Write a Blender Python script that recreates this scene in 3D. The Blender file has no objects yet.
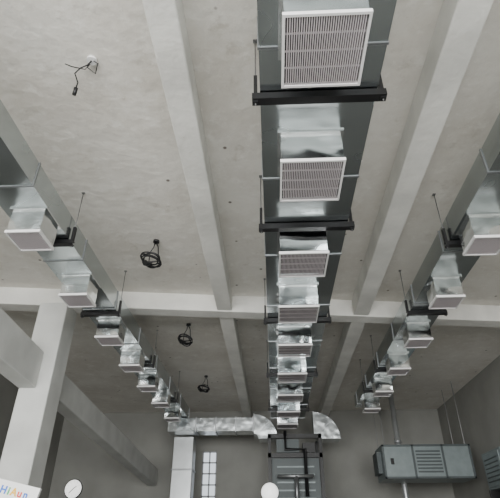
import bpy, bmesh, math, random
from mathutils import Vector, Matrix
random.seed(4)
D = bpy.data
SC = bpy.context.scene
CZ = 1.6   # eye height

# ---------------------------------------------------------------- materials
def mat(name, col, rough=0.6, metal=0.0, noise=0.0, nscale=4.0, bump=0.0, bscale=40.0,
        col2=None, emis=None, estr=0.0, streak=False, ndetail=6):
    m = D.materials.new(name); m.use_nodes = True
    nt = m.node_tree; N = nt.nodes; L = nt.links
    b = N["Principled BSDF"]
    b.inputs["Base Color"].default_value = (*col, 1)
    b.inputs["Roughness"].default_value = rough
    b.inputs["Metallic"].default_value = metal
    if emis:
        b.inputs["Emission Color"].default_value = (*emis, 1)
        b.inputs["Emission Strength"].default_value = estr
    tc = N.new("ShaderNodeTexCoord")
    if noise > 0:
        n = N.new("ShaderNodeTexNoise"); n.inputs["Scale"].default_value = nscale
        n.inputs["Detail"].default_value = ndetail
        L.new(tc.outputs["Object"], n.inputs["Vector"])
        r = N.new("ShaderNodeValToRGB")
        c2 = col2 or tuple(c*(1-noise) for c in col)
        r.color_ramp.elements[0].position = 0.35; r.color_ramp.elements[0].color = (*c2, 1)
        r.color_ramp.elements[1].position = 0.65; r.color_ramp.elements[1].color = (*col, 1)
        L.new(n.outputs["Fac"], r.inputs["Fac"])
        L.new(r.outputs["Color"], b.inputs["Base Color"])
    if streak:   # rolled sheet: slow roughness variation
        v = N.new("ShaderNodeTexNoise"); v.inputs["Scale"].default_value = 1.7; v.inputs["Detail"].default_value = 1
        L.new(tc.outputs["Object"], v.inputs["Vector"])
        mr = N.new("ShaderNodeMapRange"); mr.inputs["From Min"].default_value=.3; mr.inputs["From Max"].default_value=.7
        mr.inputs["To Min"].default_value = rough-0.06; mr.inputs["To Max"].default_value = rough+0.08
        L.new(v.outputs["Fac"], mr.inputs["Value"]); L.new(mr.outputs["Result"], b.inputs["Roughness"])
    if bump > 0:
        n2 = N.new("ShaderNodeTexNoise"); n2.inputs["Scale"].default_value = bscale
        n2.inputs["Detail"].default_value = 1 if metal>.5 else 3
        L.new(tc.outputs["Object"], n2.inputs["Vector"])
        bp = N.new("ShaderNodeBump"); bp.inputs["Strength"].default_value = bump
        bp.inputs["Distance"].default_value = 0.05 if metal>.5 else 0.02
        L.new(n2.outputs["Fac"], bp.inputs["Height"]); L.new(bp.outputs["Normal"], b.inputs["Normal"])
    return m

def ceiling_mat():
    m = mat("ceiling_plaster", (0.60,0.575,0.53), 0.9, bump=0.7, bscale=6)
    nt=m.node_tree; N=nt.nodes; L=nt.links; b=N["Principled BSDF"]; tc=N["Texture Coordinate"]
    def noise(s,d,rg=.6):
        n=N.new("ShaderNodeTexNoise"); n.inputs["Scale"].default_value=s; n.inputs["Detail"].default_value=d; n.inputs["Roughness"].default_value=rg
        L.new(tc.outputs["Object"],n.inputs["Vector"]); return n
    def ramp(src,p0,c0,p1,c1):
        r=N.new("ShaderNodeValToRGB"); e=r.color_ramp.elements
        e[0].position=p0; e[0].color=(*c0,1); e[1].position=p1; e[1].color=(*c1,1); L.new(src,r.inputs["Fac"]); return r.outputs["Color"]
    def mix(fac,a,bb,bt='MIX'):
        x=N.new("ShaderNodeMix"); x.data_type='RGBA'; x.blend_type=bt
        for s,v in ((0,fac),(6,a),(7,bb)):
            if hasattr(v,'links'): L.new(v,x.inputs[s])
            else: x.inputs[s].default_value=v if s==0 else (*v,1)
        return x.outputs[2]
    c=ramp(noise(.8,8,.7).outputs["Fac"],.36,(0.63,0.595,0.54),.6,(0.74,0.715,0.665))
    c=mix(ramp(noise(4,8,.7).outputs["Fac"],.54,(0,0,0),.68,(.6,.6,.6)),c,(.85,.835,.79))
    c=mix(ramp(noise(1.9,9,.78).outputs["Fac"],.33,(.5,.5,.5),.43,(0,0,0)),c,(.46,.42,.36))
    v=N.new("ShaderNodeTexVoronoi"); v.inputs["Scale"].default_value=2.3
    L.new(tc.outputs["Object"],v.inputs["Vector"])
    c=mix(.85,c,ramp(v.outputs["Distance"],.04,(.15,.12,.1),.07,(1,1,1)),'MULTIPLY')
    L.new(c,b.inputs["Base Color"])
    return m

M_CEIL = ceiling_mat()
M_BEAM = mat("beam_paint",(0.77,0.76,0.72),0.85,noise=0.18,nscale=1.8,bump=0.4,bscale=8)
M_WALL = mat("wall_paint",(0.29,0.29,0.27),0.85,noise=0.15,nscale=1.2,bump=0.1,bscale=20)
M_FLOOR= mat("floor_concrete",(0.31,0.31,0.30),0.6,noise=0.25,nscale=1.0,bump=0.05)
M_COL  = mat("column_paint",(0.60,0.605,0.585),0.8,noise=0.15,nscale=2,bump=0.1,bscale=15)
M_GALV = mat("galvanised_steel",(0.56,0.61,0.62),0.20,1.0,noise=0.12,nscale=1.3,ndetail=1,bump=0.12,bscale=1.7,streak=True)
M_FOIL = mat("bright_galvanised",(0.85,0.88,0.89),0.14,1.0,noise=0.06,nscale=3,ndetail=1,bump=0.7,bscale=3.0,streak=True)
M_SMTH = mat("smooth_galvanised",(0.56,0.59,0.60),0.26,1.0,noise=0.14,nscale=3,ndetail=1,bump=0.35,bscale=4)
M_FLNG = mat("duct_flange",(0.36,0.37,0.38),0.45,0.9)
M_BLK  = mat("black_channel",(0.012,0.012,0.013),0.45,0.2)
M_ROD  = mat("threaded_rod",(0.25,0.25,0.25),0.45,0.8)
M_FRAME= mat("grille_white",(0.76,0.75,0.75),0.25)
M_SLAT = mat("grille_slats",(0.62,0.57,0.59),0.35)
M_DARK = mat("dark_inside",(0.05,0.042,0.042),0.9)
M_GREEN= mat("grey_casing",(0.22,0.26,0.265),0.45,0.2,noise=0.15,nscale=5)
M_GREEN2=mat("dark_grey_panel",(0.07,0.085,0.088),0.5,0.1)
M_WHITE= mat("white_plastic",(0.80,0.80,0.79),0.35)
M_GLOW= mat("globe_and_clock_glow",(0.95,0.95,0.95),0.3,emis=(1,1,0.97),estr=1.3)  # lit globe lamp, and an added glow on the clock face
M_RED  = mat("red_ink",(0.7,0.05,0.04),0.5)
M_BLUE = mat("blue_ink",(0.03,0.15,0.6),0.5)
M_YEL  = mat("yellow_ink",(0.8,0.45,0.02),0.5)
M_GRN  = mat("green_ink",(0.03,0.4,0.1),0.5)
M_WIN  = mat("window_frame_paint",(0.35,0.36,0.37),0.5)
M_DUCTW= mat("insulated_riser",(0.50,0.52,0.53),0.35,0.6,noise=0.1)

# ---------------------------------------------------------------- mesh builder
class MB:
    def __init__(s): s.bm=bmesh.new(); s.mats=[]
    def mi(s,m):
        if m not in s.mats: s.mats.append(m)
        return s.mats.index(m)
    def box(s,x0,x1,y0,y1,z0,z1,m,mx=None):
        i=s.mi(m)
        P=[(x0,y0,z0),(x1,y0,z0),(x1,y1,z0),(x0,y1,z0),(x0,y0,z1),(x1,y0,z1),(x1,y1,z1),(x0,y1,z1)]
        V=[s.bm.verts.new(mx@Vector(p) if mx else p) for p in P]
        for f in ((3,2,1,0),(4,5,6,7),(0,1,5,4),(1,2,6,5),(2,3,7,6),(3,0,4,7)):
            s.bm.faces.new([V[k] for k in f]).material_index=i
    def prism(s,a,b,m):
        i=s.mi(m); A=[s.bm.verts.new(p) for p in a]; B=[s.bm.verts.new(p) for p in b]; n=len(A)
        s.bm.faces.new(A[::-1]).material_index=i; s.bm.faces.new(B).material_index=i
        for k in range(n): s.bm.faces.new((A[k],A[(k+1)%n],B[(k+1)%n],B[k])).material_index=i
    def loft(s,loops,m,smooth=False,cap=True):
        i=s.mi(m); R=[[s.bm.verts.new(p) for p in l] for l in loops]; n=len(R[0])
        for a,b in zip(R,R[1:]):
            for k in range(n):
                f=s.bm.faces.new((a[k],a[(k+1)%n],b[(k+1)%n],b[k])); f.material_index=i; f.smooth=smooth
        if cap:
            s.bm.faces.new(R[0][::-1]).material_index=i; s.bm.faces.new(R[-1]).material_index=i
    def tube(s,pts,r,m,n=10):
        pts=[Vector(p) for p in pts]; loops=[]
        for k,p in enumerate(pts):
            d=(pts[min(k+1,len(pts)-1)]-pts[max(k-1,0)]).normalized()
            up=Vector((0,0,1)) if abs(d.z)<0.9 else Vector((0,1,0))
            u=d.cross(up).normalized(); w=d.cross(u)
            rr=r[k] if isinstance(r,(list,tuple)) else r
            loops.append([p+rr*(math.cos(2*math.pi*j/n)*u+math.sin(2*math.pi*j/n)*w) for j in range(n)])
        s.loft(loops,m,True)
    def obj(s,name,parent=None,bevel=0):
        bmesh.ops.recalc_face_normals(s.bm,faces=s.bm.faces)
        me=D.meshes.new(name); s.bm.to_mesh(me); s.bm.free()
        for m in s.mats: me.materials.append(m)
        o=D.objects.new(name,me); SC.collection.objects.link(o)
        if parent: o.parent=parent
        if bevel:
            b=o.modifiers.new("bevel",'BEVEL'); b.width=bevel; b.segments=2; b.limit_method='ANGLE'
        return o

# ---------------------------------------------------------------- room shell
ZC = CZ+4.17     # ceiling underside
X0,X1,Y0,Y1 = -7.5,5.8,-6.0,17.6
b=MB(); b.box(X0-.2,X1+.2,Y0-.2,Y1+.2,-.2,0,M_FLOOR); b.obj("floor")
b=MB(); b.box(X0-.2,X1+.2,Y0-.2,Y1+.2,ZC,ZC+.2,M_CEIL); b.obj("ceiling")
b=MB(); b.box(X0-.2,X0,Y0,Y1,0,ZC,M_WALL); b.obj("wall_left")
b=MB(); b.box(X1,X1+.2,Y0,Y1,0,ZC,M_WALL); b.obj("wall_right")
wx0,wx1,wz0,wz1=-2.42,-1.92,1.0,4.45
b=MB()
b.box(X0,wx0,Y1,Y1+.2,0,ZC,M_WALL); b.box(wx1,X1,Y1,Y1+.2,0,ZC,M_WALL)
b.box(wx0,wx1,Y1,Y1+.2,0,wz0,M_WALL); b.box(wx0,wx1,Y1,Y1+.2,wz1,ZC,M_WALL); b.obj("wall_far")
b=MB()
for x in (wx0,wx1-.04,(wx0+wx1)/2-.02): b.box(x,x+.04,Y1+.02,Y1+.08,wz0,wz1,M_WIN)
n=10
for k in range(n+1):
    z=wz0+(wz1-.04-wz0)*k/n; b.box(wx0,wx1,Y1+.02,Y1+.08,z,z+.04,M_WIN)
b.obj("window_1")
RW=[(-6.8,-3.6),(-3.0,0.2),(0.8,4.0)]
b=MB(); zl,zh=1.1,4.9
b.box(X0,X1,Y0-.2,Y0,0,zl,M_WALL); b.box(X0,X1,Y0-.2,Y0,zh,ZC,M_WALL)
xs=[X0]+[v for w in RW for v in w]+[X1]
for k in range(0,len(xs),2): b.box(xs[k],xs[k+1],Y0-.2,Y0,zl,zh,M_WALL)
b.obj("wall_rear")
for i,(a,c) in enumerate(RW):
    b=MB()
    for k in range(4):
        x=a+(c-a-.06)*k/3; b.box(x,x+.06,Y0-.1,Y0-.04,zl,zh,M_WIN)
    for k in range(3):
        z=zl+(zh-zl-.06)*k/2; b.box(a,c,Y0-.1,Y0-.04,z,z+.06,M_WIN)
    b.obj("window_%d"%(i+2))

ZB=CZ+3.85
def beam(x0,x1,n,y0=Y0,y1=Y1):
    b=MB(); b.box(x0,x1,y0,y1,ZB,ZC+.01,M_BEAM); return b.obj(n,bevel=.015)
beam(-1.0,-.72,"ceiling_beam"); beam(1.62,1.92,"ceiling_beam")
b=MB()
def cy(x): return 8.45+0.13*x
xa,xb=X0,X1; w=.32
A=[(xa,cy(xa),ZB-.02),(xa,cy(xa)+w,ZB-.02),(xa,cy(xa)+w,ZC+.01),(xa,cy(xa),ZC+.01)]
B=[(xb,cy(xb),ZB-.02),(xb,cy(xb)+w,ZB-.02),(xb,cy(xb)+w,ZC+.01),(xb,cy(xb),ZC+.01)]
b.prism(A,B,M_BEAM); b.obj("ceiling_crossbeam",bevel=.015)

b=MB(); b.box(-4.2,-3.68,7.8,8.3,0,ZB-.021,M_COL); b.obj("concrete_column",bevel=.02)
def gz(y): return CZ+3.27-(y-1.5)*.062
def gl(y,h): z=gz(y); return [(-4.2,y,z-h),(-3.9,y,z-h),(-3.9,y,z),(-4.2,y,z)]
b=MB(); b.prism(gl(1.5,.62),gl(7.79,.62),M_COL); b.prism(gl(8.31,.5),gl(Y1-.01,.5),M_COL); b.obj("side_girder",bevel=.02)

# ---------------------------------------------------------------- ducts
def duct(name,xc,w,z0,h,y0,y1,pitch):
    e=D.objects.new(name,None); SC.collection.objects.link(e)
    b=MB(); y=y0
    while y<y1-.01:
        ye=min(y+pitch,y1)
        b.box(xc-w/2,xc+w/2,y,ye,z0,z0+h,M_GALV)
        y=ye
    b.obj("duct_sections",e)
    b=MB(); y=y0; f=.010
    while y<=y1+.01:
        for a,c in ((y-.012,y-.003),(y+.003,y+.012)):
            b.box(xc-w/2-f,xc+w/2+f,a,c,z0-f,z0,M_FLNG)
            b.box(xc-w/2-f,xc+w/2+f,a,c,z0+h,z0+h+f,M_FLNG)
            b.box(xc-w/2-f,xc-w/2,a,c,z0,z0+h,M_FLNG)
            b.box(xc+w/2,xc+w/2+f,a,c,z0,z0+h,M_FLNG)
        y+=pitch
    b.obj("joint_flanges",e)
    return e
ZD=CZ+3.39
CX,LX,RX=.47,-2.84,2.62
duct("supply_air_duct",CX,1.02,ZD,.40,-4.0,15.2,1.6)
duct("supply_air_duct",LX,.54,ZD,.32,-4.0,15.2,1.6)
duct("supply_air_duct",RX,.54,ZD,.32,-4.0,14.0,1.6)

def grille(xc,yc,s,drop,nv=34,nh=4):
    b=MB(); zt=ZD-.001; zg=ZD-drop
    h=s/2-.015
    lo=[]
    for z,k in ((zt,h+.03),(zt-.02,h+.03),(zt-.021,h),(zt-drop*.5,h+.004),(zg+.05,h)):
        lo.append([(xc-k,yc-k,z),(xc+k,yc-k,z),(xc+k,yc+k,z),(xc-k,yc+k,z)])
    b.loft(lo,M_FOIL,cap=False)
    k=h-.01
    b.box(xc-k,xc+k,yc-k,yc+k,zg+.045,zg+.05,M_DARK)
    H=s/2; f=.02; fh=.035
    b.box(xc-H,xc+H,yc-H,yc-H+f,zg,zg+fh,M_FRAME); b.box(xc-H,xc+H,yc+H-f,yc+H,zg,zg+fh,M_FRAME)
    b.box(xc-H,xc-H+f,yc-H+f,yc+H-f,zg,zg+fh,M_FRAME); b.box(xc+H-f,xc+H,yc-H+f,yc+H-f,zg,zg+fh,M_FRAME)
    a=H-f
    for q in range(1,nv):
        x=xc-a+2*a*q/nv
        b.box(x-.0033,x+.0033,yc-a,yc+a,zg+.004,zg+.024,M_SLAT)
    for q in range(1,nh):
        y=yc-a+2*a*q/nh
        b.box(xc-a,xc+a,y-.003,y+.003,zg+.024,zg+.04,M_SLAT)
    b.obj("supply_air_grille")
for y in (.75,2.19,3.62,5.24,6.75,8.32,9.95,11.55,13.15,14.6): grille(CX-.04,y,.60,.38)
for y in (2.95,4.6,6.2,7.8,9.3,10.75,12.2,13.8): grille(-2.79,y,.41,.34,20,3)
for y in (3.35,4.95,6.5,8.15,9.75,11.4,13.0): grille(2.59,y,.41,.34,20,3)

def hanger(xc,w,y,h,ex=.07,rh=.075):
    b=MB(); L=w/2+ex
    z1=ZD-.012; z0=z1-rh
    b.box(xc-L,xc+L,y-.04,y-.03,z0,z1,M_BLK)
    b.box(xc-L,xc+L,y-.03,y+.04,z1-.01,z1,M_BLK); b.box(xc-L,xc+L,y-.03,y+.04,z0,z0+.01,M_BLK)
    for sx in (-1,1):
        x=xc+sx*(w/2+.04)
        b.tube([(x,y,z0-.04),(x,y,ZC-.001)],.006,M_ROD,8)
        b.box(x-.02,x+.02,y-.022,y+.022,z0-.02,z0,M_BLK)
        b.box(x-.02,x+.02,y-.02,y+.02,ZC-.013,ZC-.001,M_ROD)
        b.box(x-.016,x+.016,y-.025,y+.025,z1,ZD+h*.6,M_BLK)
    b.obj("duct_hanger")
for y in (.6,2.87,4.86,7.7,10.75,13.95): hanger(CX,1.02,y,.40)
for y in (2.2,5.1,7.3,10.0,12.95): hanger(LX,.54,y,.32,.06,.06)
for y in (2.3,5.35,7.5,10.55,12.2): hanger(RX,.54,y,.32,.06,.06)

# ---------------------------------------------------------------- far-end ductwork
b=MB()
zc0,zc1=CZ+2.98,CZ+3.36
b.box(LX-.3,-.56,14.95,15.55,zc0,zc1,M_SMTH)
for x in (-2.3,-1.7,-1.1,-.58):
    b.box(x-.012,x+.012,14.92,15.58,zc0-.03,zc1+.03,M_FLNG)
b.obj("transverse_duct")
def elbow(xs,xe,zt,zb,y0,y1,name):
    b=MB(); loops=[]; s=1 if xe>xs else -1
    r0=.14; r1=r0+(zt-zb); cx=xs; cz=zb-r0
    for k in range(15):
        a=math.radians(90-90*k/14)
        i=(cx+s*r0*math.cos(a),cz+r0*math.sin(a)); o=(cx+s*r1*math.cos(a),cz+r1*math.sin(a))
        loops.append([(i[0],y0,i[1]),(o[0],y0,o[1]),(o[0],y1,o[1]),(i[0],y1,i[1])])
    b.loft(loops,M_SMTH,False)
    for k in (0,7,14):   # standing seams round the bend
        a=math.radians(90-90*k/14); d=.012
        for e in (0,):
            pi=[(cx+s*(r0-.02)*math.cos(a+t),cz+(r0-.02)*math.sin(a+t)) for t in (-.02,.02)]
            po=[(cx+s*(r1+.02)*math.cos(a+t),cz+(r1+.02)*math.sin(a+t)) for t in (-.01,.01)]
            b.prism([(pi[0][0],y0-.02,pi[0][1]),(po[0][0],y0-.02,po[0][1]),(po[1][0],y0-.02,po[1][1]),(pi[1][0],y0-.02,pi[1][1])],
                    [(pi[0][0],y0-.001,pi[0][1]),(po[0][0],y0-.001,po[0][1]),(po[1][0],y0-.001,po[1][1]),(pi[1][0],y0-.001,pi[1][1])],M_FLNG)
    return b.obj(name)
elbow(-.555,.1,CZ+3.45,CZ+2.9,14.94,15.56,"duct_elbow")
elbow(1.22,2.0,CZ+3.5,CZ+2.88,14.94,15.56,"duct_elbow")

b=MB()
b.box(-3.05,-2.45,15.6,16.2,0,CZ+2.95,M_DUCTW)
for z in (1.2,2.4,3.6): b.box(-3.08,-2.42,15.57,16.23,z,z+.04,M_FLNG)
b.obj("vertical_duct_riser",bevel=.01)

b=MB()
ux0,ux1=-.15,1.4; uy0,uy1=14.7,16.0
b.box(ux0+.1,ux1-.1,uy0+.15,uy1,CZ+1.0,CZ+2.2,M_GREEN2)
b.box(ux0,ux1,uy0,uy0+.1,CZ+2.2,CZ+2.32,M_BLK); b.box(ux0,ux1,uy1-.1,uy1,CZ+2.2,CZ+2.32,M_BLK)
b.box(ux0,ux1,uy0,uy0+.1,CZ+.9,CZ+1.0,M_BLK)
for x in (ux0,ux1-.09): b.box(x,x+.09,uy0,uy0+.09,0,CZ+2.84,M_BLK); b.box(x,x+.09,uy1-.09,uy1,0,CZ+2.84,M_BLK)
b.box(ux0,ux1,uy0,uy0+.09,CZ+2.72,CZ+2.84,M_BLK)
for k in range(5):
    z=CZ+1.15+k*.2; b.box(ux0+.25,ux1-.25,uy0+.11,uy0+.15,z,z+.04,M_GREEN)
b.box(.1,.75,14.75,15.3,CZ+2.34,CZ+2.7,M_GREEN2); b.box(.85,1.2,14.75,15.2,CZ+2.34,CZ+2.6,M_BLK)
b.tube([(.35,14.6,CZ+2.9),(.35,14.6,CZ+2.4),(.9,14.6,CZ+2.4),(.9,14.6,CZ+1.2)],.05,M_BLK)
b.tube([(.1,14.55,CZ+1.7),(1.1,14.55,CZ+1.7)],.05,M_FLNG)
b.tube([(.62,14.55,CZ+1.7),(.62,14.55,CZ+.9)],.06,M_FLNG)
b.obj("suspended_fan_unit")

b=MB()
gx0,gx1,gy0,gy1,gz0,gz1=2.97,5.35,14.2,15.2,CZ+1.58,CZ+2.43
b.box(gx0,gx1,gy0,gy1,gz0,gz1,M_GREEN)
for x in (gx0,gx0+.8,gx0+1.6,gx1-.05): b.box(x,x+.05,gy0-.03,gy0,gz0,gz1,M_GREEN2)
for z in (gz0,gz1-.05): b.box(gx0,gx1,gy0-.03,gy0,z,z+.05,M_GREEN2)
for k in range(7):
    z=gz0+.15+k*.085; b.box(gx0+.9,gx0+1.55,gy0-.035,gy0,z,z+.035,M_GREEN2)
b.box(gx0+.2,gx0+.28,gy0-.05,gy0,gz0+.35,gz0+.5,M_BLK)
b.box(gx0-.12,gx0,gy0+.2,gy1-.2,gz0+.15,gz1-.15,M_GREEN2)
for x in (gx0+.1,gx1-.1):
    for y in (gy0+.05,gy1-.05): b.tube([(x,y,gz1),(x,y,ZC-.002)],.012,M_ROD)
b.obj("air_handling_unit",bevel=.008)
b=MB()
b.box(5.45,5.79,12.6,13.8,CZ+1.25,CZ+2.1,M_GREEN); b.box(5.42,5.45,12.7,13.7,CZ+1.3,CZ+2.05,M_GREEN)
for k in range(6): b.box(5.40,5.42,12.8,13.6,CZ+1.4+k*.1,CZ+1.43+k*.1,M_GREEN2)
b.box(5.4,5.79,12.65,12.72,CZ+1.05,CZ+1.25,M_BLK); b.box(5.4,5.79,13.65,13.72,CZ+1.05,CZ+1.25,M_BLK)
b.obj("wall_mounted_unit",bevel=.006)
b=MB(); b.tube([(3.75,15.5,0),(3.75,15.5,ZC-.002)],.08,M_DUCTW,14); b.tube([(3.75,15.5,4.3),(3.75,15.5,4.38)],.11,M_DUCTW,14); b.obj("vertical_pipe")

# ---------------------------------------------------------------- coiled cable drops
def coil(x,y,seed,first=False):
    rnd=random.Random(seed); Z=ZC-.001; b=MB()
    b.tube([(x,y,Z),(x,y,Z-.035)],.05,M_FRAME if first else M_BLK,14)
    if first:
        b.tube([(x,y,Z-.03),(x-.03,y,Z-.09),(x-.1,y+.01,Z-.12),(x-.16,y+.04,Z-.16),(x-.15,y+.12,Z-.2),(x-.18,y+.16,Z-.26)],.007,M_BLK)
        b.tube([(x+.02,y,Z-.03),(x+.08,y-.02,Z-.1),(x+.04,y+.06,Z-.15),(x-.04,y+.02,Z-.1),(x,y-.01,Z-.04)],.006,M_BLK)
        b.tube([(x-.02,y+.03,Z-.03),(x-.09,y+.08,Z-.05),(x-.2,y+.02,Z-.08),(x-.23,y-.05,Z-.13)],.005,M_BLK)
        b.tube([(x-.17,y+.15,Z-.24),(x-.19,y+.18,Z-.31)],.02,M_BLK)
        b.obj("ceiling_wire_outlet"); return
    mx=Matrix.Translation((x-.06,y,Z-.38))@Matrix.Rotation(math.radians(14),4,'Y')@Matrix.Rotation(math.radians(-26+rnd.uniform(-8,8)),4,'X')
    pts=[]; n=20*5
    for k in range(n+1):
        a=2*math.pi*k/20; t=k/20
        r=.145+.022*math.sin(t*4.1+seed)+.012*math.sin(a*3+seed*t)
        pts.append(mx@Vector((r*math.cos(a),r*.8*math.sin(a)+.012*math.sin(t*2.3),.012*t+.014*math.sin(a*1.5))))
    b.tube(pts,.011,M_BLK,8)
    b.tube([(x,y,Z-.03),(x+.04,y,Z-.12),(x+.05,y+.01,Z-.22),mx@Vector((.13,.0,.03))],.009,M_BLK,8)
    b.tube([(x-.01,y,Z-.03),(x-.03,y-.01,Z-.14),(x-.08,y,Z-.22),mx@Vector((-.05,.13,.02))],.008,M_BLK,8)
    b.tube([mx@Vector((.14,-.04,.0)),mx@Vector((0.05,-.02,-.02)),mx@Vector((-.03,.03,-.03)),mx@Vector((-.06,-.01,-.06))],[.010,.014,.04,.048],M_BLK)
    b.obj("coiled_cable_drop")
coil(-1.72,3.0,1,True); coil(-1.78,6.35,2); coil(-1.78,9.7,3); coil(-1.85,13.4,5)

# ---------------------------------------------------------------- clock, globe, sign
b=MB()
c=Vector((-6.7,Y1-.001,CZ+1.70)); R=.30; yy=c.y
def disc(r0,r1,y0,y1,m):
    b.loft([[ (c.x+r*math.cos(2*math.pi*j/32),y,c.z+r*math.sin(2*math.pi*j/32)) for j in range(32)] for r,y in ((r0,y0),(r1,y1))],m,True)
disc(R,R,yy,yy-.05,M_BLK); disc(R-.025,R-.025,yy-.045,yy-.055,M_GLOW)  # face brightened by emission to look white; the clock is no lamp
for j in range(12):
    a=j*math.pi/6; mx=Matrix.Translation((c.x,yy-.056,c.z))@Matrix.Rotation(a,4,'Y'); b.box(-.006,.006,-.002,0,.2,.23,M_BLK,mx)
for a,l in ((.9,.13),(3.9,.18)):
    mx=Matrix.Translation((c.x,yy-.06,c.z))@Matrix.Rotation(a,4,'Y'); b.box(-.011,.011,-.003,0,0,l,M_BLK,mx)
b.obj("wall_clock")

b=MB()
gx,gy,gz_=-.10,12.5,CZ+1.12
b.tube([(gx,gy,0),(gx,gy,gz_-.2)],.03,M_BLK)
b.loft([[(gx+.2*math.sin(a)*math.cos(2*math.pi*j/20),gy+.2*math.sin(a)*math.sin(2*math.pi*j/20),gz_-.2*math.cos(a)) for j in range(20)] for a in [math.pi*(k+.5)/14 for k in range(14)]],M_GLOW,True)
b.obj("globe_lamp")

se=D.objects.new("sign_board",None); SC.collection.objects.link(se)
b=MB()
mx=Matrix.Translation((-2.85,5.4,CZ+.5))@Matrix.Rotation(math.radians(12),4,'Y')
b.box(-.6,.44,-.02,.02,-1.0,.12,M_WHITE,mx)
b.box(-.62,.46,-.015,.03,-1.02,-1.0,M_BLK,mx)
b.tube([(-2.85,5.45,0),(-2.85,5.45,CZ-.3)],.03,M_BLK)
b.obj("panel",se)
off=0
for k,(ch,m,a) in enumerate(zip("HiAun",(M_BLUE,M_GRN,M_YEL,M_RED,M_BLUE),(.085,.035,.075,.065,.06))):
    t=D.curves.new("letter",'FONT'); t.body=ch; t.size=.10; t.extrude=.002; t.offset=.003
    t.materials.append(m)
    o=D.objects.new("letter_%d"%(k+1),t); SC.collection.objects.link(o); o.parent=se
    o.matrix_world=mx@Matrix.Translation((.03+off,-.024,.0))@Matrix.Rotation(math.radians(90),4,'X')
    off+=a

# ---------------------------------------------------------------- lights
def area(name,loc,rot,sx,sy,p,col=(1,1,1)):
    l=D.lights.new(name,'AREA'); l.shape='RECTANGLE'; l.size=sx; l.size_y=sy; l.energy=p; l.color=col
    o=D.objects.new(name,l); o.location=loc; o.rotation_euler=rot; SC.collection.objects.link(o)
for i,(a,c) in enumerate(RW):
    area("window_daylight_%d"%i,((a+c)/2,Y0+.02,(zl+zh)/2),(math.radians(90),0,0),c-a,zh-zl,850,(1,1,.98))
W=D.worlds.new("sky"); SC.world=W; W.use_nodes=True
W.node_tree.nodes["Background"].inputs[0].default_value=(.85,.92,1,1); W.node_tree.nodes["Background"].inputs[1].default_value=1.3

# ---------------------------------------------------------------- camera
cam=D.cameras.new("camera"); co=D.objects.new("camera",cam); SC.collection.objects.link(co)
cam.sensor_width=36; cam.lens=34.56; cam.clip_start=.05
co.location=(0,0,CZ)
co.rotation_euler=(math.radians(90+32),0,math.atan(.045))
SC.camera=co
